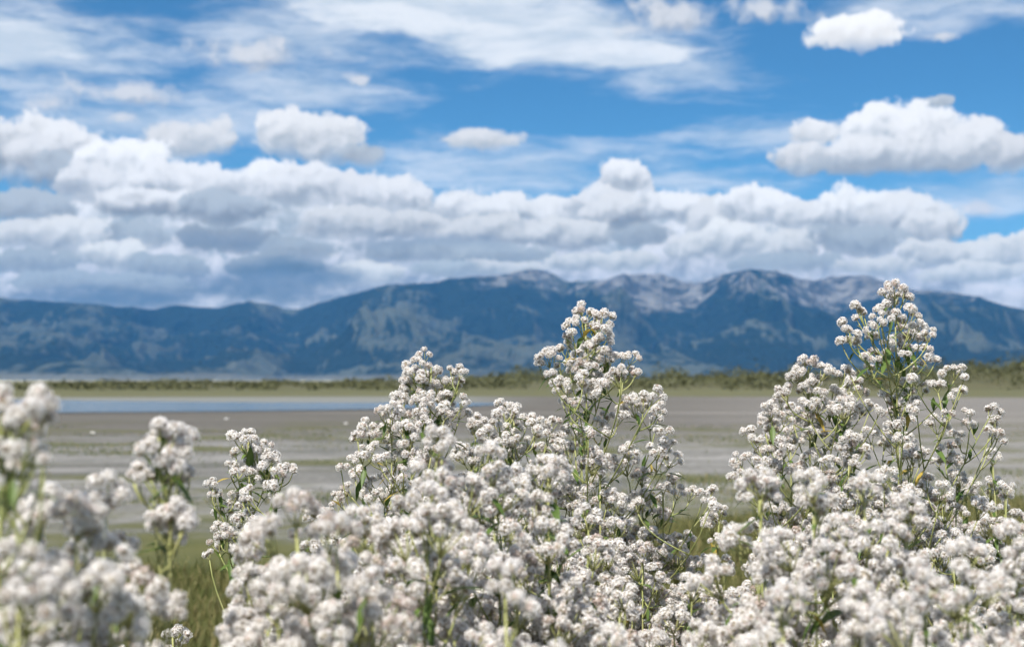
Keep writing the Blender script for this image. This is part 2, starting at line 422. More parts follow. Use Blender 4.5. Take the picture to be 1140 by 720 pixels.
me.polygons.foreach_set('use_smooth', np.full(len(ls), True)); me.materials.append(gm)
me.update(calc_edges=True); me.validate()
ground = link(bpy.data.objects.new('ground', me)); props(ground, 'flat dry lake bed of grey brown mud with green patches', kind='structure')

# ------------------------------------------------------------------ lake: shallow sheet with an uneven shore
wm, t, b = new_mat('water_mat')
b.inputs['Base Color'].default_value = (0.055, 0.085, 0.11, 1); b.inputs['Roughness'].default_value = 0.2; b.inputs['IOR'].default_value = 1.33
tcg = t.N.new('ShaderNodeTexCoord')
bp = t.N.new('ShaderNodeBump'); bp.inputs['Strength'].default_value = 0.8; bp.inputs['Distance'].default_value = 0.06
t.L.new(t.noise(t.v('MULTIPLY', tcg.outputs['Object'], (0.7, 2.2, 1)), 1.0, 4, 0.6), bp.inputs['Height']); t.L.new(bp.outputs[0], b.inputs['Normal'])
def ground_pt(px, py):
    d = px_dir(px, py); k = CAM_H / -d.z
    return d.x * k, d.y * k
near_edge = [(-330, 459.5), (-100, 459), (60, 458.5), (160, 458), (260, 457.0), (330, 456.2), (400, 455.2), (450, 454.2), (500, 453), (550, 450.2)]
far_edge = [(580, 448.3), (520, 447.6), (440, 447.6), (330, 447.6), (200, 446.6), (60, 445.2), (-100, 444), (-330, 444)]
def dense(lst, seed):
    rnd = random.Random(seed); o = []
    for (x0, y0), (x1, y1) in zip(lst[:-1], lst[1:]):
        for k in range(10):
            f = k / 10; o.append((x0 + (x1 - x0) * f, y0 + (y1 - y0) * f + (rnd.random() - 0.5) * 0.35))
    o.append(lst[-1]); return o
ring = [ground_pt(*p) for p in dense(near_edge, 1)] + [ground_pt(*p) for p in dense(far_edge, 2)]
me = bpy.data.meshes.new('lake')
me.from_pydata([(x, y, -0.015) for x, y in ring], [], [list(range(len(ring)))]); me.materials.append(wm); me.update()
if me.polygons[0].normal.z < 0: me.flip_normals()
lake = link(bpy.data.objects.new('lake', me)); props(lake, 'shallow blue lake lying across the flats', kind='structure')

# ------------------------------------------------------------------ mountains
SKYL = [(-260, 330), (-160, 338), (-80, 326), (0, 330), (21, 333), (49, 334), (105, 336), (130, 340), (172, 343), (196, 338), (220, 340), (242, 341), (267, 335), (298, 336),
        (316, 343), (337, 343), (354, 336), (379, 331), (400, 325), (430, 317), (475, 313), (524, 308), (552, 305), (573, 302), (591, 297), (609, 300),
        (630, 312), (651, 313), (672, 313), (693, 305), (707, 307), (724, 304), (742, 306), (772, 315), (790, 310), (810, 303), (835, 297.5), (856, 300), (877, 303),
        (894, 310), (908, 311), (944, 304.5), (972, 308), (986, 312), (1021, 322), (1056, 324), (1091, 331), (1140, 343), (1200, 352), (1300, 366), (1400, 380)]
sa = np.array([azel(x, y) for x, y in SKYL])
na, nr = 1500, 300
azs = np.linspace(-34, 31, na); ts = np.linspace(0, 1, nr)
A2, T2 = np.meshgrid(azs, ts, indexing='ij')
crest_el = np.interp(azs, sa[:, 0], sa[:, 1]) + (ridged(azs * 0.9 + 7, azs * 0 + 2, 5, 61, 0.6) - 0.5) * 0.16 - 0.01
rb0, rc0 = 15000.0, 23500.0
rbase = rb0 + 1800 * (fbm(azs * 0.13, azs * 0 + 3, 3, 5) - 0.5) * 2
rcrest = rc0 + 2500 * (fbm(azs * 0.2, azs * 0 + 8, 3, 9) - 0.5) * 2
Rr = rbase[:, None] + (rcrest - rbase)[:, None] * (T2 * 1.25)
Xm = Rr * np.sin(np.radians(A2)); Ym = Rr * np.cos(np.radians(A2))
Hc = np.tan(np.radians(crest_el)) * rcrest
tt = T2 * 1.25
prof = np.where(tt < 1, 0.10 * tt + 0.90 * np.clip(tt, 0, 1) ** 1.75, 1 - (tt - 1) * 1.5)
wx = (fbm(Xm / 2600, Ym / 2600, 4, 31) - 0.5) * 1500; wy = (fbm(Xm / 2600, Ym / 2600, 4, 41) - 0.5) * 1500
rd = ridged((Xm + wx) / 2300, (Ym + wy) / 4300, 7, 13, 0.52)
rd2 = ridged((Xm - wy) / 900, (Ym + wx) / 1300, 5, 23, 0.55)
env = np.clip(tt, 0, 1) ** 0.7 * (1 - np.clip(tt, 0, 1) ** 5 * 0.9)
H = Hc[:, None] * prof + (rd - 0.42) * 1250 * env + (rd2 - 0.4) * 430 * env
# apron: fans that flatten to the valley
H = np.where(tt < 0.12, H * (tt / 0.12), H)
# keep the crest line where the photograph has it: rescale each column so that its highest angle matches
ang = H / Rr
mx = ang.max(1); k = np.tan(np.radians(crest_el)) / mx
kk = k.copy()
H = H * (1 + (kk - 1)[:, None] * np.clip(tt, 0, 1) ** 0.8)
for _ in range(4):
    k = np.tan(np.radians(crest_el)) / (H / Rr).max(1)
    H = H * (1 + (k - 1)[:, None] * np.clip(tt * 1.2, 0, 1))
H = np.maximum(H, -3)
H[:, 0] = -6; H[:, -1] = -10
idx = np.arange(na * nr).reshape(na, nr)
F = np.stack([idx[:-1, :-1], idx[1:, :-1], idx[1:, 1:], idx[:-1, 1:]], -1).reshape(-1, 4)
mm, t, b = new_mat('mountain_mat')
geo = t.N.new('ShaderNodeNewGeometry'); po = geo.outputs['Position']
mx_, my_, mz_ = t.sep(po)
azr = t.m('DIVIDE', mx_, my_)
big = t.noise(t.v('MULTIPLY', po, (1 / 1500, 1 / 1500, 1 / 700)), 1.0, 6, 0.6)
sm = t.noise(t.v('MULTIPLY', po, (1 / 260, 1 / 260, 1 / 200)), 1.0, 5, 0.65)
forest = t.mix(sm, (0.005, 0.012, 0.011), (0.014, 0.024, 0.020))
sunlit_meadow = t.mix(sm, (0.036, 0.050, 0.040), (0.105, 0.112, 0.090))
rock = t.mix(t.ss(sm, 0.35, 0.65), (0.035, 0.038, 0.038), (0.178, 0.176, 0.166))
aspect = t.sep(geo.outputs['Normal'])[0]  # right-facing slopes coloured paler, standing in for relief shading
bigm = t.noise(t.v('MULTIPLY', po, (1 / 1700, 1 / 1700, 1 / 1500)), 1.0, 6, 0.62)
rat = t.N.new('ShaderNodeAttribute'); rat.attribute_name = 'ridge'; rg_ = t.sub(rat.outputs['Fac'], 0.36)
cm = t.mix(t.mul(t.ss(t.add(t.add(bigm, t.mul(aspect, 0.22)), t.add(t.mul(rg_, 0.55), t.add(t.mul(t.sub(sm, 0.5), 0.35), t.ss(azr, -0.30, -0.04, -0.065, -0.01)))), 0.49, 0.64), 0.85), forest, sunlit_meadow)  # sunlit patches between cloud shadow and lit ridges, painted with the meadow tone
# bare rock above the tree line
treeline = t.add(mz_, t.add(t.mul(t.sub(big, 0.5), 2600), t.mul(t.sub(sm, 0.5), 900)))
treeline = t.sub(treeline, t.mul(t.ss(azr, 0.10, 0.0, 0.0, 1.0), 420))
cm = t.mix(t.ss(treeline, 1180, 1520), cm, rock)
# snow left in one gully under the middle summit, and small scraps
sn = t.mul(t.ss(t.noise(t.v('MULTIPLY', po, (1 / 140, 1 / 420, 1 / 420)), 1.0, 3, 0.6), 0.66, 0.71), t.ss(treeline, 1500, 1700))
cm = t.mix(t.mul(sn, 0.7), cm, (0.75, 0.77, 0.8))
# dry fans at the foot of the range, widest to the left
foot = t.mul(t.ss(t.add(mz_, t.mul(t.sub(bigm, 0.5), 160)), 95, 40), t.ss(azr, 0.10, -0.12, 0.25, 1.0))
cm = t.mix(foot, cm, (0.105, 0.108, 0.090))
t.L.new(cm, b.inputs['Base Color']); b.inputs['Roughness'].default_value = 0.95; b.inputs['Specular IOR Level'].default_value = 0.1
bp = t.N.new('ShaderNodeBump'); bp.inputs['Strength'].default_value = 0.6; bp.inputs['Distance'].default_value = 240
t.L.new(sm, bp.inputs['Height']); t.L.new(bp.outputs[0], b.inputs['Normal'])
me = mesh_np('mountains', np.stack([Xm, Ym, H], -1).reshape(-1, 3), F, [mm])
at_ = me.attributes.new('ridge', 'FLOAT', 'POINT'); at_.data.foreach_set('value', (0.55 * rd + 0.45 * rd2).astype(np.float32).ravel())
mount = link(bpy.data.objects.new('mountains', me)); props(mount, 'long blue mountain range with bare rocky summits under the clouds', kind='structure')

# ------------------------------------------------------------------ haze
hm = bpy.data.materials.new('haze_mat'); hm.use_nodes = True; nt = hm.node_tree; nt.nodes.clear()
ho = nt.nodes.new('ShaderNodeOutputMaterial'); pv = nt.nodes.new('ShaderNodeVolumePrincipled')
pv.inputs['Color'].default_value = (0.08, 0.41, 1.0, 1); pv.inputs['Density'].default_value = 1.5e-5; pv.inputs['Anisotropy'].default_value = 0.0
nt.links.new(pv.outputs[0], ho.inputs['Volume'])
x0, x1, y0, y1, z0, z1 = -31500, 31500, -31500, 31500, -12, 2350
me = bpy.data.meshes.new('haze')
me.from_pydata([(x, y, z) for x in (x0, x1) for y in (y0, y1) for z in (z0, z1)], [],
               [(0, 1, 3, 2), (4, 6, 7, 5), (0, 4, 5, 1), (2, 3, 7, 6), (0, 2, 6, 4), (1, 5, 7, 3)])
me.materials.append(hm); me.update()
haze = link(bpy.data.objects.new('haze', me)); props(haze, 'thin blue air between the plants and the mountains', kind='stuff')
#PLANTS#
# ------------------------------------------------------------------ plant materials
def leafy(name, c1, c2, rough=0.55, trans=0.25, var=0.35, scale=60):
    m, t, b = new_mat(name)
    oi = t.N.new('ShaderNodeObjectInfo'); tcn = t.N.new('ShaderNodeTexCoord')
    n = t.noise(tcn.outputs['Object'], scale, 3, 0.6)
    f = t.add(t.mul(t.ss(n, 0.3, 0.7), 1 - var), t.mul(oi.outputs['Random'], var))
    c = t.mix(f, c1, c2)
    t.L.new(c, b.inputs['Base Color']); b.inputs['Roughness'].default_value = rough
    b.inputs['Specular IOR Level'].default_value = 0.25
    if trans > 0:
        tr = t.N.new('ShaderNodeBsdfTranslucent'); t.L.new(c, tr.inputs[0])
        mx = t.N.new('ShaderNodeMixShader'); mx.inputs[0].default_value = trans
        t.L.new(b.outputs[0], mx.inputs[1]); t.L.new(tr.outputs[0], mx.inputs[2])
        t.L.new(mx.outputs[0], t.N['Material Output'].inputs[0])
    return m
M_petal = leafy('petal_mat', (0.88, 0.85, 0.83), (0.95, 0.935, 0.92), 0.7, 0.48, 0.35, 300)
M_fade = leafy('faded_petal_mat', (0.40, 0.30, 0.26), (0.70, 0.60, 0.56), 0.7, 0.25, 0.4, 300)
M_core = leafy('sepal_mat', (0.30, 0.24, 0.17), (0.58, 0.52, 0.40), 0.7, 0.35, 0.4, 500)
M_stem = leafy('stem_mat', (0.20, 0.23, 0.070), (0.38, 0.37, 0.16), 0.5, 0.0, 0.4, 30)
M_leaf = leafy('leaf_mat', (0.055, 0.105, 0.022), (0.14, 0.20, 0.050), 0.45, 0.30, 0.5, 30)
M_yleaf = leafy('yellow_leaf_mat', (0.32, 0.25, 0.05), (0.50, 0.36, 0.08), 0.5, 0.3, 0.5, 30)

rng = np.random.RandomState(11)
# ------------------------------------------------------------------ one floret ball
def fib(n, ztop=-0.55):
    i = np.arange(n) + 0.5
    z = 1 - i / n * (1 - ztop); ph = np.pi * (1 + 5 ** 0.5) * i
    r = np.sqrt(1 - z * z)
    return np.stack([r * np.cos(ph), r * np.sin(ph), z], -1)
def frame_of(n):
    up = np.array([0, 0, 1.0]) if abs(n[2]) < 0.9 else np.array([1.0, 0, 0])
    a = np.cross(up, n); a /= np.linalg.norm(a); return a, np.cross(n, a)
ICO = None
def ico():
    global ICO
    if ICO is None:
        import bmesh
        bm = bmesh.new(); bmesh.ops.create_icosphere(bm, subdivisions=1, radius=1)
        ICO = (np.array([v.co[:] for v in bm.verts]), [[v.index for v in f.verts] for f in bm.faces]); bm.free()
    return ICO
class Geo:
    def __init__(s): s.V = []; s.F = []; s.M = []; s.n = 0
    def addg(s, V, F, m):
        V = np.asarray(V, float); s.V.append(V)
        o = s.n; s.F += [[i + o for i in f] for f in F]; s.M += ([m] * len(F) if np.isscalar(m) else list(m)); s.n += len(V)
    def tube(s, pts, rads, m, sides=5):
        pts = [np.asarray(p, float) for p in pts]; V = []; F = []
        d0 = pts[1] - pts[0]; d0 /= max(np.linalg.norm(d0), 1e-9)
        a, b_ = frame_of(d0)
        for i, p in enumerate(pts):
            d = pts[min(i + 1, len(pts) - 1)] - pts[max(i - 1, 0)]; d /= max(np.linalg.norm(d), 1e-9)
            a = a - d * np.dot(a, d); a /= max(np.linalg.norm(a), 1e-9); bb = np.cross(d, a)
            for k in range(sides):
                th = 2 * np.pi * k / sides
                V.append(p + rads[i] * (math.cos(th) * a + math.sin(th) * bb))
        for i in range(len(pts) - 1):
            for k in range(sides):
                k2 = (k + 1) % sides
                F.append([i * sides + k, i * sides + k2, (i + 1) * sides + k2, (i + 1) * sides + k])
        F.append(list(range(sides))[::-1]); F.append([(len(pts) - 1) * sides + k for k in range(sides)])
        s.addg(V, F, m)
    def mesh(s, name, mats, smooth=True):
        me = mesh_np(name, np.concatenate(s.V), s.F, mats, s.M, smooth); return me

def make_ball(seed, detail=1.0, fade=0.09):
    """a head of small four-petalled flowers on a brownish core; unit radius about 1 (dome up +z)"""
    r = np.random.RandomState(seed); g = Geo()
    V, F = ico(); Vc = V * np.array([0.66, 0.66, 0.55]) + r.normal(0, 0.04, V.shape); g.addg(Vc, F, 2)
    n = int(r.randint(62, 76) * detail)
    for p in fib(n, -0.50):
        p = p + r.normal(0, 0.10, 3); p /= np.linalg.norm(p)
        rad = r.uniform(0.84, 1.08) * (0.90 + 0.10 * p[2])
        c = p * rad * np.array([1, 1, 0.88]); nrm = p + r.normal(0, 0.22, 3); nrm /= np.linalg.norm(nrm)
        a, b_ = frame_of(nrm); th0 = r.uniform(0, 2 * np.pi)
        L = r.uniform(0.20, 0.30); faded = r.rand() < fade
        if r.rand() < 0.10: L *= 0.55
        mi = 1 if faded else 0
        # calyx seen between the flowers
        q = p * rad * 0.74 * np.array([1, 1, 0.88])
        g.addg([q + a * 0.10, q - a * 0.05 + b_ * 0.09, q - a * 0.05 - b_ * 0.09, c - nrm * 0.02], [[0, 1, 3], [1, 2, 3], [2, 0, 3]], 2)
        for k in range(4):
            th = th0 + k * np.pi / 2 + r.normal(0, 0.15)
            d = math.cos(th) * a + math.sin(th) * b_; e = -math.sin(th) * a + math.cos(th) * b_
            lift = r.uniform(0.02, 0.16)
            g.addg([c, c + d * L * 0.62 + e * L * 0.36 + nrm * lift * 0.7, c + d * L + nrm * lift, c + d * L * 0.62 - e * L * 0.36 + nrm * lift * 0.7], [[0, 3, 2, 1]], mi)
    return np.concatenate(g.V), g.F, g.M
BALLS = [make_ball(100 + i) for i in range(7)]
OLD = [make_ball(200, 0.9, 0.5), make_ball(201, 0.8, 0.75), make_ball(202, 0.6, 0.3)]
RB = 0.0054
PM = [M_petal, M_fade, M_core, M_stem]

def make_head(Rt, seed):
    """dome-shaped cluster of floret balls on thin stalks; its stalk starts at (0,0,-Rt)"""
    r = np.random.RandomState(seed); g = Geo()
    if Rt < 0.0075: pos = [np.zeros(3)]
    else:
        pos = []; RR = Rt - RB * 0.75; n = max(2, int((Rt / RB) ** 2 * 0.80))
        for _ in range(4000):
            if len(pos) >= n: break
            p = r.normal(0, 1, 3); p /= np.linalg.norm(p)
            if p[2] < -0.35: continue
            p = p * RR * r.uniform(0.72, 1.08) * np.array([1.05, 1.05, 0.85]); p[2] -= Rt * 0.08
            if all(np.linalg.norm(p - q) > RB * 1.55 for q in pos): pos.append(p)
    base = np.array([0, 0, -Rt * 1.05 if Rt > 0.0075 else -RB * 1.5])
    for p in pos:
        sc_ = RB * r.uniform(0.82, 1.14)
        V, F, M = OLD[r.randint(3)] if r.rand() < (0.55 if seed % 5 == 4 else 0.06) else BALLS[r.randint(len(BALLS))]
        ax = p - base; ax = ax / np.linalg.norm(ax) + r.normal(0, 0.15, 3); ax /= np.linalg.norm(ax)
        a, b_ = frame_of(ax); th = r.uniform(0, 6.28)
        e1 = math.cos(th) * a + math.sin(th) * b_; e2_ = np.cross(ax, e1)
        g.addg(V @ np.stack([e1, e2_, ax]) * sc_ + p, F, M)
        md = (p * 0.45 + base * 0.55) + np.array([0, 0, -0.0008])
        if len(pos) > 1: g.tube([base, md, p - ax * sc_ * 0.3], [0.00055, 0.00045, 0.0004], 3, 4)
        else: g.tube([base, p], [0.0005, 0.0004], 3, 4)
    return g.mesh('flower_head', PM)
CLS = [0.0055, 0.0088, 0.012, 0.0155, 0.020, 0.026]
HEADS = {c_: [make_head(c_, 1000 + 5 * (17 * i + int(c_ * 1e5)) + i) for i in range(5)] for c_ in CLS}

def leaf_geo(g, base, d, L, wd, m, r, droop=0.3):
    d = np.asarray(d, float); d /= np.linalg.norm(d); side = np.cross(d, [0, 0, 1.0]); side /= max(np.linalg.norm(side), 1e-6)
    nrm = np.cross(side, d); V = []; F = []
    prof_ = [0.12, 0.62, 1.0, 0.86, 0.5, 0.05]
    for i, pw in enumerate(prof_):
        t_ = i / 5; p = base + d * L * t_ - np.array([0, 0, 1.0]) * droop * L * t_ * t_
        V += [p - side * wd * pw * 0.5 + nrm * wd * 0.16 * pw, p, p + side * wd * pw * 0.5 + nrm * wd * 0.16 * pw]
    for i in range(5):
        o = i * 3; F += [[o, o + 1, o + 4, o + 3], [o + 1, o + 2, o + 5, o + 4]]
    g.addg(V, F, m)

PL = 0
def build_plant(label, base, top, heads, group=None, seed=0, dense_leaves=1.0, name='flowering_plant', lean=None):
    """base (x,y), top world point of the main stem, heads: list of (world point, radius)"""
    global PL
    r = np.random.RandomState(5000 + seed); PL += 1
    root = bpy.data.objects.new(name, None); root.location = (base[0], base[1], 0.0); root.empty_display_size = 0.05
    col.objects.link(root); props(root, label, 'wildflower', group)
    B = np.array([base[0], base[1], 0.0])
    T_ = np.array(top, float) - B
    gs = Geo(); gl = Geo()
    n = 12
    def stem_pt(t_):
        bend = np.array([T_[0], T_[1], 0]) * (t_ ** 1.7) + np.array([0, 0, T_[2] * t_])
        return bend + np.array([math.sin(t_ * 7 + seed) * 0.006, math.cos(t_ * 6 + seed) * 0.006, 0]) * math.sin(math.pi * t_)
    ts_ = np.linspace(0, 1, n)
    pts = [stem_pt(t_) for t_ in ts_]; pts[0][2] = -0.02
    gs.tube(pts, [0.0022 - 0.0014 * t_ for t_ in ts_], 0, 6)
    H = max(T_[2], 0.1)
    order = sorted(heads, key=lambda h: -h[0][2])
    # secondary branches shared by neighbouring heads
    branches = []
    for (p, rad) in order:
        p = np.array(p, float) - B
        cls = min(CLS, key=lambda c_: abs(math.log(c_ / rad)))
        s = rad / cls
        st_at = None
        hd = math.hypot(p[0] - stem_pt(np.clip(p[2] / H, 0, 1))[0], p[1] - stem_pt(np.clip(p[2] / H, 0, 1))[1])
        foot_z = p[2] - (0.028 + hd * r.uniform(0.9, 1.5))
        t0 = float(np.clip(foot_z / H, 0.3, 0.97))
        S0 = stem_pt(t0)
        # join an existing branch if one passes underneath
        best = None
        for bi, bpts in enumerate(branches):
            for q in bpts[2:-1]:
                dv = p - q
                if dv[2] > 0.018 and np.linalg.norm(dv[:2]) < dv[2] * 1.1:
                    dd = np.linalg.norm(dv)
                    if dd < np.linalg.norm(p - S0) * 0.75 and (best is None or dd < best[0]): best = (dd, q)
        if best is not None: S0 = best[1]
        ax = p - S0; L = np.linalg.norm(ax)
        out_ = np.array([ax[0], ax[1], 0.0])
        hb = s * (cls * 1.05 if cls > 0.0075 else RB * 1.5)
        # axis of the head: mostly up, leaning out
        hx = np.array([0, 0, 1.0]) + out_ / max(L, 1e-6) * 0.7 + r.normal(0, 0.12, 3); hx /= np.linalg.norm(hx)
        E = p - hx * hb
        c1 = S0 + (E - S0) * 0.35 + out_ * 0.10 + np.array([0, 0, -0.04 * L]); c2 = E - hx * L * 0.28
        cur = []
        for k in range(7):
            u = k / 6; cur.append((1 - u) ** 3 * S0 + 3 * (1 - u) ** 2 * u * c1 + 3 * (1 - u) * u * u * c2 + u ** 3 * E)
        r0 = 0.0007 + 0.0022 * min(L, 0.2); gs.tube(cur, [r0 + (0.00065 - r0) * (k / 6) for k in range(7)], 0, 5)
        branches.append(cur)
        ho_ = bpy.data.objects.new('flower_head', HEADS[cls][4 if r.rand() < 0.10 else r.randint(4)])
        ho_.location = p; ho_.scale = (s,) * 3
        ho_.rotation_mode = 'QUATERNION'
        ho_.rotation_quaternion = Vector(hx).to_track_quat('Z', 'Y') @ Quaternion((0, 0, 1), r.uniform(0, 6.28))
        link(ho_, root)
        if best is None and r.rand() < 0.85 * dense_leaves:      # a leaf below each branch
            d = out_ + np.array([0, 0, 0.5 * np.linalg.norm(out_)]) + r.normal(0, 0.02, 3)
            Lf = r.uniform(0.018, 0.045); mi = 1 if r.rand() < 0.03 else 0
            leaf_geo(gl, stem_pt(max(t0 - 0.004, 0)), d, Lf, Lf * r.uniform(0.22, 0.34), mi, r, r.uniform(0, 0.5))
        for q in cur[1:5]:
            if r.rand() < 0.5 * dense_leaves:
                Lf = r.uniform(0.010, 0.028)
                leaf_geo(gl, q, out_ / max(L, 1e-6) + r.normal(0, 0.6, 3), Lf, Lf * 0.28, 1 if r.rand() < 0.08 else 0, r, 0.2)
    for k in range(int(34 * dense_leaves)):                              # stem leaves
        t_ = r.uniform(0.12, 0.93); th = k * 2.4 + r.uniform(-.3, .3)
        Lf = (0.085 - 0.055 * t_) * r.uniform(0.7, 1.2)
        leaf_geo(gl, stem_pt(t_), [math.cos(th), math.sin(th), 0.75], Lf, Lf * r.uniform(0.2, 0.3), 1 if r.rand() < 0.02 else 0, r, r.uniform(0.1, 0.7))
    link(bpy.data.objects.new('stem', gs.mesh('stem', [M_stem])), root)
    if gl.n: link(bpy.data.objects.new('foliage', gl.mesh('foliage', [M_leaf, M_yleaf])), root)
    return root

# ------------------------------------------------------------------ the plants one can tell apart: heads placed where they stand
def hero(label, stem_px, top, Yd, heads, seed, thick=0.05, dl=1.0, group=None):
    r = np.random.RandomState(900 + seed)
    heads = [(x, y, rad * 1.30) for x, y, rad in heads]
    extra = []
    for k in range(98 - len(heads)):
        x, y, rad = heads[r.randint(len(heads))]
        if k > len(heads) * 1.3: break
        u = r.uniform(0.3, math.pi - 0.3) if r.rand() < 0.7 else r.uniform(0, 6.28)
        extra.append((x + math.cos(u) * rad * 1.15, y + math.sin(u) * rad * 1.15, r.uniform(0.6, 0.98) * rad))
    heads = heads + extra
    tp = at(top[0], top[1] + 6, Yd)
    bx = at(stem_px, 500, Yd)
    hs = []
    for (x, y, rad) in heads:
        dy = r.normal(0, 1) * thick * min(1.0, 0.25 + (y - top[1]) / 90)
        dy = float(np.clip(dy, -2 * thick, 2 * thick))
        yy = Yd + dy
        hs.append((tuple(at(x, y, yy)), rad * Yd / FPX * 0.98))
    return build_plant(label, (bx.x, Yd), tuple(tp), hs, group, seed, dl * 0.65)

A = [(653,347,13),(645,356,8),(635,362,9),(638,371,7),(668,361,8),(671,371,12),(677,372,6),(666,381,8),(631,386,9),(656,388,14),(608,396,11),(617,390,6),(599,405,6),
     (612,416,6),(624,404,9),(636,410,9),(648,398,11),(671,396,11),(678,405,8),(652,410,12),(662,416,10),(686,420,11),(675,424,7),(696,398,8),(706,398,8),(709,415,6),
     (702,412,5),(625,429,12),(638,441,13),(648,421,10),(662,431,12),(672,431,9),(630,448,8),(700,450,13),(716,445,12),(731,440,10),(723,465,13),(690,462,10),(735,455,8),
     (677,462,8),(655,480,7),(676,482,8),(690,512,16),(662,508,12),(702,500,10),(626,482,9),(733,498,12),(745,497,9),(741,519,8),(750,535,9),(720,545,7),(706,560,9),(640,545,13),
     (668,540,13),(690,560,12),(655,575,15),(630,590,14),(690,600,14),(665,620,16),(720,590,10),(770,548,9),(783,552,8),(793,545,7),(640,640,16),(700,640,15)]
Bh = [(996,319,11),(986,324,8),(1007,329,9),(997,333,9),(982,342,9),(976,350,8),(987,348,8),(997,349,5),(957,344,6),(952,340,5),(961,348,6),(953,354,4),(968,363,8),
      (1017,350,8),(1006,356,6),(1013,344,5),(1022,362,9),(1016,371,10),(1036,371,8),(989,381,8),(1000,383,8),(1006,391,8),(1016,387,7),(1029,389,9),(1033,396,7),(1021,408,8),
      (971,392,7),(964,400,8),(980,400,6),(968,409,6),(947,373,9),(942,367,6),(953,380,5),(936,380,5),(944,411,6),(1053,416,9),(1067,413,9),(1074,420,6),(1061,440,8),(1030,431,8),
      (1018,421,5),(1015,440,10),(1007,424,6),(1000,446,8),(1020,455,9),(985,440,7),(996,470,10),(965,483,10),(986,490,10),(1045,469,11),(1056,459,6),(1066,487,10),(1056,498,10),
      (1028,508,10),(1003,487,8),(1077,461,8),(1080,470,7),(1107,455,9),(1108,469,7),(1112,482,7),(1100,478,5),(1030,535,10),(985,530,12),(1010,550,13),(1050,545,11),(970,560,13),(1000,590,14),(1040,590,14),(980,620,14),(1015,630,15)]
Bl = [(898,403,11),(919,413,10),(891,419,9),(873,434,11),(866,446,9),(943,413,7),(926,438,11),(947,431,9),(908,424,8),(961,434,7),(894,452,9),(950,452,9),(971,450,8),(856,455,10),
      (857,473,9),(877,464,9),(894,471,9),(936,469,11),(920,455,9),(910,470,8),(852,494,15),(840,488,8),(873,497,11),(942,505,12),(905,508,11),(925,490,10),(890,490,9),(955,490,9),(835,510,9),
      (860,520,13),(890,525,12),(915,530,13),(940,535,13),(830,532,9),(900,560,14),(860,560,14),(930,570,14),(880,600,15),(915,610,15)]
Cc = [(466,403,8),(482,408,7),(458,412,8),(452,420,9),(456,434,12),(472,438,8),(486,429,9),(480,418,7),(503,415,8),(514,413,8),(509,425,8),(498,440,7),(517,447,8),(514,456,9),(495,452,5),
      (470,458,9),(446,448,8)]
Cl = [(421,455,6),(437,454,10),(447,462,10),(409,473,10),(416,484,9),(433,476,11),(440,490,11),(472,471,9),(460,482,10),(495,471,8),(484,486,9),(405,501,8),(391,515,8),(425,508,9),(455,508,9),(400,530,9),(430,530,10),
      (385,545,8),(412,550,10),(450,535,10),(480,510,9),(470,550,11),(440,570,11),(375,560,8),(410,585,11)]
Cm = [(559,448,8),(572,452,6),(565,461,9),(586,464,10),(578,476,8),(553,472,8),(597,480,9),(616,470,9),(612,482,8),(601,497,9),(585,495,10),(560,490,9),(540,480,7),(570,510,10),(620,505,9),(548,507,9),(595,520,11),(560,535,11),(610,540,12),(580,560,12)]
Dd = [(275,481,6),(281,488,6),(267,486,6),(263,502,7),(275,501,6),(285,500,6),(296,496,8),(298,505,6),(307,507,5),(275,515,6),(261,518,5),(292,519,7),(283,529,8),(297,533,6),(303,541,7),(279,543,6),
      (262,552,8),(254,565,9),(268,562,7),(276,569,8),(244,585,8),(252,592,8),(266,588,8),(283,582,8),(235,537,6),(242,550,5),(237,545,4),(321,518,8),(313,522,5),(327,524,5),(240,605,9),(262,610,9),(285,605,9)]
Ee = [(196,478,11),(187,485,10),(175,487,9),(158,500,9),(167,496,8),(204,491,9),(192,506,10),(212,525,11),(154,521,7),(177,512,8),(199,520,9),(168,530,8)]
E2 = [(197,562,12),(187,573,10),(173,586,8),(207,570,8),(190,590,9),(168,575,7)]
Ff = [(2,437,10),(4,452,12),(35,458,14),(50,465,11),(21,464,11),(6,479,12),(33,495,12),(46,500,8),(15,502,11),(4,531,9),(18,520,8),(-14,450,12),(-20,480,13)]
hero('tall white pepperweed right of centre, its narrow knobbly plume standing against the blue mountains', 648, (652, 345), 1.66, A, 1)
hero('tallest white pepperweed at the right, its open plume rising above the mountain crest', 998, (996, 318), 1.68, Bh, 2, 0.06)
hero('broad white pepperweed leaning on the left side of the tallest right plume', 905, (900, 402), 1.76, Bl, 3, 0.06)
hero('pepperweed with a loose twin-topped plume left of centre, over the lake end', 478, (480, 402), 1.70, Cc, 4, 0.04)
hero('low rounded pepperweed below and left of the twin-topped plume', 438, (437, 452), 1.66, Cl, 5, 0.05)
hero('short pepperweed tucked between the twin-topped plume and the narrow tall plume', 580, (572, 448), 1.62, Cm, 6, 0.05)
hero('small slim pepperweed with purplish heads standing alone before the grey flat at left', 282, (277, 480), 1.60, Dd, 7, 0.03)
hero('blurred near pepperweed sprig with a bent yellow-green stalk, left of the slim plant', 165, (185, 482), 0.86, Ee, 8, 0.02, 0.25)
hero('blurred round flower cluster low under the bent sprig at left', 182, (190, 563), 0.84, E2, 9, 0.02, 0.25)
hero('large blurred pepperweed cut by the left edge of the picture at lake height', 8, (4, 437), 0.66, Ff, 10, 0.025, 0.2)

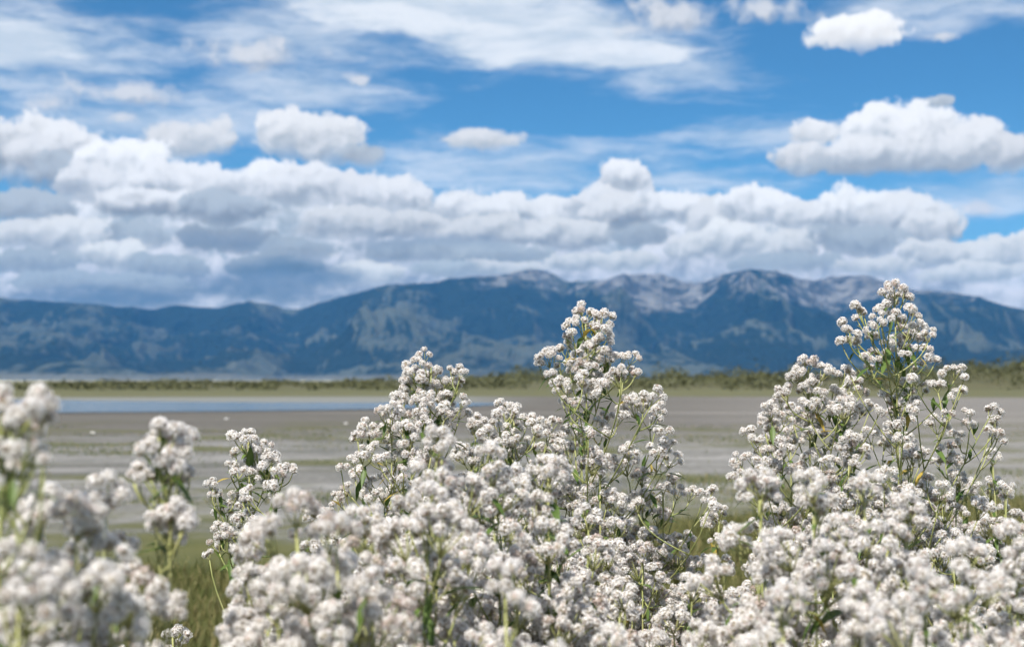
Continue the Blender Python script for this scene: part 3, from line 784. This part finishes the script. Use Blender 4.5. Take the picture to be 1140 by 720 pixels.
# ------------------------------------------------------------------ the rest of the bank of flowers
def panicle(label, px, topy, Yd, L, spread, n, seed, rmin=0.0085, rmax=0.021, dl=0.8, group=None, name='flowering_plant', pxbase=None):
    r = np.random.RandomState(3000 + seed)
    tp = at(px, topy, Yd); hs = []
    tries = 0; n = int(n * 1.7); rmin *= 1.22; rmax *= 1.22
    while len(hs) < n and tries < n * 60:
        tries += 1
        t_ = r.rand() ** 0.8; z = tp.z - L * t_ - 0.01
        mr = 0.012 + spread * t_ ** 0.75
        th = r.uniform(0, 6.28); rr_ = mr * math.sqrt(r.uniform(0.12, 1))
        rad = r.uniform(rmin, rmax) * (0.8 + 0.4 * t_)
        p = np.array([tp.x + math.cos(th) * rr_, Yd + math.sin(th) * rr_, z - rr_ * 0.25])
        if t_ < 0.03: p[0] = tp.x; p[1] = Yd
        if p[1] < 0.42: continue
        if any(np.linalg.norm(p - q) < (rad + rq) * 0.76 for q, rq in hs): continue
        hs.append((p, rad))
    hs.insert(0, (np.array([tp.x, Yd, tp.z - 0.008]), rmin * 1.4))
    b_ = (tp.x + r.uniform(-.05, .05), Yd + r.uniform(-.03, .05))
    return build_plant(label, b_, (tp.x, Yd, tp.z - 0.02), [(tuple(p), q) for p, q in hs], group, 100 + seed, dl * (0.45 if Yd < 1.1 else 1.0), name)

FILL = [
 # px, top y, distance, length, spread, heads, label
 # near, blurred, left corner
 (45, 548, .72, .16, .05, 22, 'blurred near pepperweed mass at the left, just under the one cut by the left edge'),
 (118, 528, .80, .16, .05, 14, 'blurred pepperweed with a round top left of the bent sprig, above the grass gap'),
 (22, 600, .62, .14, .07, 18, 'very close blurred pepperweed in the bottom left corner'),
 (68, 618, .95, .20, .055, 20, 'half-blurred pepperweed at the bottom left, left of the grass gap'),
 (35, 655, 1.25, .25, .09, 26, 'sharper pepperweed low in the bottom left corner behind the blurred ones'),
 (105, 672, 1.20, .22, .04, 12, 'short pepperweed bounding the left side of the grass gap'),
 (192, 674, 1.55, .14, .035, 8, 'small sharp pepperweed poking up at the bottom edge below the grass gap'),
 # left of centre
 (330, 545, .84, .20, .08, 24, 'blurred near pepperweed right of the slim plant, reaching towards the bent sprig'),
 (375, 572, .78, .18, .08, 24, 'blurred near pepperweed mass left of centre, in front of the low rounded plant'),
 (278, 598, .98, .22, .055, 20, 'blurred pepperweed under the slim plant at the right side of the grass gap'),
 (300, 640, 1.10, .24, .11, 26, 'half-blurred pepperweed along the bottom, below the slim plant'),
 (350, 600, 1.45, .30, .12, 34, 'sharp pepperweed behind the blurred mass left of centre'),
 (400, 620, 1.20, .26, .10, 26, 'half-blurred pepperweed low and left of the centre'),
 (262, 690, 1.40, .20, .06, 16, 'low pepperweed at the bottom edge right of the grass gap'),
 # centre
 (492, 478, 1.02, .22, .07, 22, 'blurred pepperweed head standing before the twin-topped plume'),
 (545, 492, 1.08, .24, .08, 26, 'blurred pepperweed in front of the short plant between the two plumes'),
 (610, 505, 1.12, .22, .07, 22, 'blurred pepperweed in front and left of the narrow tall plume'),
 (478, 536, .92, .20, .07, 20, 'blurred domed pepperweed at the centre left, below the twin-topped plume'),
 (562, 622, .80, .12, .03, 6, 'single near blurred flower ball at the bottom centre on a green stalk'),
 (500, 560, 1.40, .32, .13, 40, 'sharp bushy pepperweed below the twin-topped plume'),
 (440, 600, 1.50, .32, .13, 38, 'sharp pepperweed deep in the bank below the low rounded plant'),
 (560, 575, 1.62, .34, .14, 42, 'sharp pepperweed in the middle of the bank, left of the tall plume stem'),
 (620, 600, 1.48, .32, .13, 40, 'sharp pepperweed at the foot of the narrow tall plume'),
 (470, 668, 1.05, .20, .10, 20, 'half-blurred pepperweed at the bottom, left of the single near ball'),
 (620, 670, 1.15, .20, .10, 20, 'half-blurred pepperweed at the bottom, right of the single near ball'),
 (400, 672, .80, .12, .08, 14, 'blurred pepperweed on the bottom edge left of centre'),
 # right of centre
 (760, 590, 1.70, .32, .11, 34, 'sharp pepperweed right of the narrow tall plume, under the ground gap'),
 (715, 602, 1.55, .30, .11, 32, 'sharp pepperweed leaning right at the foot of the narrow tall plume'),
 (800, 560, 1.85, .36, .10, 30, 'sharp pepperweed between the ground gap and the broad right plant'),
 (690, 650, 1.22, .22, .10, 22, 'half-blurred pepperweed along the bottom right of centre'),
 (770, 640, 1.30, .24, .11, 26, 'half-blurred pepperweed low beneath the ground gap'),
 (845, 520, 1.05, .22, .07, 22, 'blurred pepperweed before the broad right plant, its left shoulder'),
 (905, 525, .98, .20, .08, 24, 'blurred pepperweed before the broad right plant, its middle'),
 (962, 528, 1.02, .20, .07, 20, 'blurred pepperweed in front of the stem of the tallest plume'),
 (1008, 548, 1.06, .20, .07, 18, 'blurred pepperweed right of the tallest plume stem'),
 (850, 600, 1.40, .30, .12, 36, 'sharp pepperweed deep in the bank under the broad right plant'),
 (925, 600, 1.52, .30, .13, 38, 'sharp pepperweed under the foot of the tallest right plume'),
 (872, 652, .82, .14, .06, 12, 'near blurred pepperweed with fat heads at the bottom right'),
 (958, 655, .84, .14, .06, 12, 'near blurred pepperweed low under the tallest plume'),
 # right edge
 (1075, 530, 2.05, .40, .13, 44, 'sharp farther pepperweed right of the tallest plume, before the grassy ground'),
 (1120, 535, 1.90, .38, .13, 42, 'sharp pepperweed at the right edge, below the loose side cluster'),
 (1060, 590, 1.45, .30, .12, 34, 'sharp pepperweed low at the right'),
 (1128, 580, .98, .22, .08, 22, 'blurred pepperweed at the right edge of the picture'),
 (1075, 600, .88, .18, .07, 18, 'blurred near pepperweed at the lower right'),
 (1010, 650, 1.25, .24, .11, 24, 'half-blurred pepperweed on the bottom edge at the right'),
 (1125, 660, 1.10, .22, .10, 20, 'half-blurred pepperweed in the bottom right corner'),
 (1030, 630, .80, .12, .05, 9, 'near blurred pepperweed tip between the two at the lower right'),
 # more of the middle of the bank
 (525, 500, 1.72, .34, .11, 34, 'sharp pepperweed between the twin-topped plume and the short plant'),
 (430, 540, 1.75, .32, .10, 30, 'sharp pepperweed just behind the low rounded plant'),
 (600, 520, 1.80, .34, .10, 32, 'sharp pepperweed left behind the stem of the narrow tall plume'),
 (668, 500, 1.60, .34, .08, 34, 'sharp pepperweed wrapped round the stem of the narrow tall plume'),
 (655, 565, 1.30, .24, .09, 24, 'half-blurred pepperweed before the stem of the narrow tall plume'),
 (880, 470, 1.82, .36, .11, 38, 'sharp pepperweed behind the broad right plant'),
 (945, 480, 1.66, .34, .10, 34, 'sharp pepperweed filling the space between the two right plumes'),
 (1010, 500, 1.78, .34, .10, 32, 'sharp pepperweed behind the stem of the tallest right plume'),
 (1065, 505, 1.72, .30, .07, 18, 'loose sharp pepperweed below the side cluster at the right'),
 (85, 550, .68, .14, .035, 14, 'very near blurred pepperweed left, the largest soft heads under the lake'),
 (30, 560, .80, .16, .06, 18, 'blurred pepperweed rising behind the very close one at bottom left'),
 (405, 560, .95, .18, .06, 18, 'blurred pepperweed left of the domed one, before the low rounded plant'),
 (640, 470, 1.74, .22, .06, 22, 'sharp pepperweed low on the left flank of the narrow tall plume'),
 (715, 520, 1.72, .30, .08, 28, 'sharp pepperweed filling the right flank of the narrow tall plume'),
 (530, 462, 1.85, .30, .08, 24, 'farther small pepperweed in the notch beside the twin-topped plume'),
 (460, 500, 1.62, .30, .09, 30, 'sharp pepperweed under the left half of the twin-topped plume'),
 (350, 560, 1.60, .28, .09, 26, 'sharp pepperweed between the slim plant and the low rounded one'),
 (855, 560, 1.70, .30, .09, 28, 'sharp pepperweed at the left foot of the broad right plant'),
 (1000, 440, 1.85, .34, .10, 34, 'sharp pepperweed just behind the middle of the tallest right plume'),
 (1105, 500, 1.95, .34, .09, 24, 'sharp pepperweed below the loose heads near the right edge'),
 (570, 520, 1.20, .22, .08, 24, 'half-blurred pepperweed in the centre, before the short plant'),
 (780, 690, 1.0, .14, .09, 16, 'blurred pepperweed on the bottom edge under the ground gap'),
 (680, 700, .90, .12, .08, 14, 'blurred pepperweed on the bottom edge right of the near ball'),
 # behind
 (1035, 545, 2.50, .42, .15, 36, 'farthest pepperweed seen behind the tallest plume at the right'),
 (700, 575, 2.40, .40, .14, 36, 'farther pepperweed behind the right side of the narrow tall plume'),
 (540, 545, 2.30, .40, .15, 36, 'farther pepperweed behind the centre of the bank'),
 (380, 600, 2.20, .40, .14, 34, 'farther pepperweed behind the bank left of centre'),
 (890, 560, 2.40, .42, .15, 36, 'farther pepperweed behind the broad right plant'),
 (300, 660, 2.00, .36, .12, 28, 'farther pepperweed behind the bottom of the bank below the slim plant'),
 (640, 640, 2.0, .36, .15, 34, 'farther pepperweed low behind the foot of the narrow tall plume'),
 (800, 650, 2.0, .36, .15, 34, 'farther pepperweed low behind the bank, right of centre'),
 (480, 650, 1.75, .36, .15, 34, 'pepperweed low inside the bank, left of the single near ball'),
 (980, 640, 1.80, .36, .15, 34, 'pepperweed low inside the bank under the right plumes'),
 (1100, 640, 1.70, .36, .15, 34, 'pepperweed low inside the bank near the right edge'),
 (720, 670, 1.60, .36, .15, 30, 'pepperweed low inside the bank, right of the tall plume stem'),
]
for i, (px, ty, Yd, L, sp, n, lab) in enumerate(FILL):
    blur = Yd < 1.15
    panicle(lab, px, ty, Yd, L, sp, n, i, group='white pepperweed in the foreground bank')

# ------------------------------------------------------------------ grass: near growth and tufts on the flat
M_grass = leafy('grass_mat', (0.075, 0.095, 0.024), (0.185, 0.175, 0.065), 0.6, 0.25, 0.0, 2.5)
M_tuft = leafy('tuft_mat', (0.075, 0.105, 0.030), (0.17, 0.18, 0.075), 0.6, 0.25, 0.0, 2.5)
M_dry = leafy('dry_grass_mat', (0.20, 0.17, 0.07), (0.34, 0.28, 0.13), 0.7, 0.2, 0.0, 2.5)
def blades(name, cx, cy_, hgt, wid, label, seed, mats):
    r = np.random.RandomState(seed); n = len(cx)
    th = r.uniform(0, 2 * np.pi, n); ln = hgt * r.uniform(0.5, 1.25, n); bend = r.uniform(0.1, 0.6, n) * ln
    ph = r.uniform(0, 2 * np.pi, n); gz = ground_h(cx, cy_) - 0.01
    ux, uy = np.cos(th) * wid * 0.5, np.sin(th) * wid * 0.5; bx, by = np.cos(ph) * bend, np.sin(ph) * bend
    V = np.stack([np.stack([cx - ux, cy_ - uy, gz], -1), np.stack([cx + ux, cy_ + uy, gz], -1),
                  np.stack([cx + ux * .7 + bx * .35, cy_ + uy * .7 + by * .35, gz + ln * .6], -1), np.stack([cx - ux * .7 + bx * .35, cy_ - uy * .7 + by * .35, gz + ln * .6], -1),
                  np.stack([cx + bx, cy_ + by, gz + ln], -1)], 1).reshape(-1, 3)
    o = np.arange(n)[:, None] * 5
    F = [*(o + np.array([0, 1, 2, 3])).tolist(), *(o + np.array([3, 2, 4])).tolist()]
    mi = (r.rand(n) < 0.16).astype(int); mi = np.concatenate([mi, mi])
    me = mesh_np(name, V, F, mats, mi)
    o_ = link(bpy.data.objects.new(name, me)); props(o_, label, 'grass', kind='stuff'); return o_
def patch_noise(x, y): return fbm(x * 0.16 + 5, y * 0.30 + 9, 4, 55)
r = np.random.RandomState(3); n = 300000
yy = r.uniform(4.0, 17, n) ** 1.0; xx = r.uniform(-0.42, 0.42, n) * yy
edge = 11.6 + 4.5 * (xx / yy > 0.05) * np.clip((xx / yy - 0.05) / 0.15, 0, 1)
keep = (yy + (patch_noise(xx, yy) - 0.5) * 9 + r.normal(0, 0.4, n)) < edge
xx, yy = xx[keep][:110000], yy[keep][:110000]
blades('grass', xx, yy, 0.11, 0.008, 'green and straw grass growing behind the flowers', 4, [M_grass, M_dry])
n = 60000; yy = 15 + 27 * r.rand(n) ** 1.2; xx = r.uniform(-0.42, 0.42, n) * yy
keep = (fbm(xx * 0.22 + 40, yy * 0.22 + 3, 5, 58) > 0.56 + 0.06 * r.normal(0, 1, n)) & (r.rand(n) < 0.75)
blades('grass_tufts', xx[keep], yy[keep], 0.07, 0.014, 'sparse green tufts scattered over the grey flat', 6, [M_tuft, M_dry])

# ------------------------------------------------------------------ scrub beyond the lake
M_scrub = leafy('scrub_mat', (0.034, 0.044, 0.018), (0.115, 0.115, 0.055), 0.8, 0.1, 0.5, 1.2)
M_wood = leafy('bark_mat', (0.10, 0.08, 0.06), (0.18, 0.15, 0.12), 0.8, 0.0, 0.5, 4)
def bush_mesh(seed, n=420):
    r = np.random.RandomState(seed); g = Geo(); lobes = [(r.uniform(-.55, .55), r.uniform(-.4, .4), r.uniform(.35, .7), r.uniform(.28, .45)) for _ in range(6)]
    for i in range(n):
        lx, ly, lz, lr = lobes[r.randint(6)]
        p = r.normal(0, 1, 3); p /= np.linalg.norm(p); p = p * lr * r.uniform(0.7, 1.1) + np.array([lx, ly, lz]); p[2] = max(p[2], 0.03)
        a = r.normal(0, 1, 3); a /= np.linalg.norm(a); b_ = np.cross(a, r.normal(0, 1, 3)); b_ /= np.linalg.norm(b_); s = r.uniform(.05, .10)
        g.addg([p - a * s, p - b_ * s * .6, p + a * s, p + b_ * s * .6], [[0, 1, 2, 3]], 0)
    return g.mesh('crown', [M_scrub], False)
def trunk_mesh(seed):
    r = np.random.RandomState(seed); g = Geo()
    for k in range(5):
        th = k * 1.26 + r.uniform(-.3, .3); g.tube([[0, 0, -.05], [math.cos(th) * .12, math.sin(th) * .12, .25], [math.cos(th) * .35, math.sin(th) * .3, .55]], [.04, .028, .012], 0, 5)
    return g.mesh('trunk', [M_wood])
CR = [bush_mesh(i) for i in range(5)]; TR = [trunk_mesh(i) for i in range(3)]
r = np.random.RandomState(8)
for i in range(46):
    px = r.uniform(1005, 1150) if i < 26 else r.uniform(560, 1000)
    Yd = r.uniform(255, 330); x = (px - 570) / FPX * Yd
    z = float(ground_h(np.array([x]), np.array([Yd]))[0])
    root = bpy.data.objects.new('shrub', None); col.objects.link(root); root.location = (x, Yd, z - 0.05)
    s = r.uniform(1.1, 2.3) if i < 26 else r.uniform(0.9, 1.7); root.scale = (s * r.uniform(1, 1.7), s, s * r.uniform(.55, .85)); root.rotation_euler.z = r.uniform(0, 6.28) if abs(root.scale[0] - s) < .3 * s else 0
    props(root, 'dark green desert shrub growing on the high dune at the far right' if i < 26 else 'dark green desert shrub on the low rise beyond the flats, centre right', 'shrub',
          'shrubs on the far right dune' if i < 26 else 'shrubs on the low rise at centre right')
    link(bpy.data.objects.new('crown', CR[i % 5]), root); link(bpy.data.objects.new('trunk', TR[i % 3]), root)
# the scrub line itself, one mass
n = 60000
ang = r.uniform(-0.40, 0.42, n); dd = 185 + 190 * r.rand(n) ** 0.9
xx = ang * dd; yy = dd
hm_ = (0.35 + 4.2 * fbm(ang * 70, dd * 0.03, 5, 91) ** 2.2) * (0.8 + 0.7 * np.clip((ang + 0.04) / 0.06, 0, 1)) * (0.6 + 0.4 * np.clip((ang + 0.14) / 0.08, 0, 1))
dens = fbm(ang * 45 + 3, dd * 0.03, 4, 97); keep = dens > 0.45; xx, yy, hh = xx[keep], yy[keep], hm_[keep]
m_ = len(xx); gz = ground_h(xx, yy); cz = gz + hh * r.uniform(0, 1, m_)
sx = r.uniform(0.12, 0.34, m_); u = r.normal(0, 1, (m_, 3)); u /= np.linalg.norm(u, axis=1)[:, None]; v_ = np.cross(u, r.normal(0, 1, (m_, 3))); v_ /= np.linalg.norm(v_, axis=1)[:, None]
c0 = np.stack([xx, yy, cz], -1)
V = np.stack([c0 - u * sx[:, None], c0 - v_ * sx[:, None] * .7, c0 + u * sx[:, None], c0 + v_ * sx[:, None] * .7], 1).reshape(-1, 3)
me = mesh_np('scrub', V, np.arange(m_ * 4).reshape(-1, 4), [M_scrub], None, False)
so = link(bpy.data.objects.new('scrub', me)); props(so, 'low scrub covering the rise beyond the lake', 'scrub', kind='stuff')

# ------------------------------------------------------------------ a few pale stones on the flat
ms, t, b = new_mat('stone_mat'); b.inputs['Base Color'].default_value = (0.5, 0.49, 0.46, 1); b.inputs['Roughness'].default_value = 0.9
t.L.new(t.mix(t.noise(t.N.new('ShaderNodeTexCoord').outputs['Object'], 14, 4, 0.6), (0.38, 0.37, 0.34), (0.66, 0.65, 0.62)), b.inputs['Base Color'])
import bmesh
def stone(px, py, s, label, seed):
    x, y = ground_pt(px, py); rs = random.Random(seed)
    bm = bmesh.new(); bmesh.ops.create_icosphere(bm, subdivisions=3, radius=1)
    for v in bm.verts:
        f = 1 + 0.22 * (fbm(np.array([v.co.x * 1.7 + seed]), np.array([v.co.y * 1.7 + v.co.z]), 3, seed)[0] - 0.5) * 2
        v.co = Vector((v.co.x * s * 1.5 * f, v.co.y * s * f, v.co.z * s * 0.6 * f + s * 0.35))
    me = bpy.data.meshes.new('stone'); bm.to_mesh(me); bm.free(); me.materials.append(ms)
    me.polygons.foreach_set('use_smooth', [True] * len(me.polygons))
    o = link(bpy.data.objects.new('stone', me)); o.location = (x, y, float(ground_h(np.array([x]), np.array([y]))[0]))
    props(o, label, 'stone')
stone(103, 481, 0.045, 'small pale stone on the dark flat below the left part of the lake', 1)
stone(252, 465, 0.055, 'pale stone near the water edge, above the slim plant', 2)
stone(385, 470, 0.05, 'pale stone on the mud left of the twin-topped plume', 3)
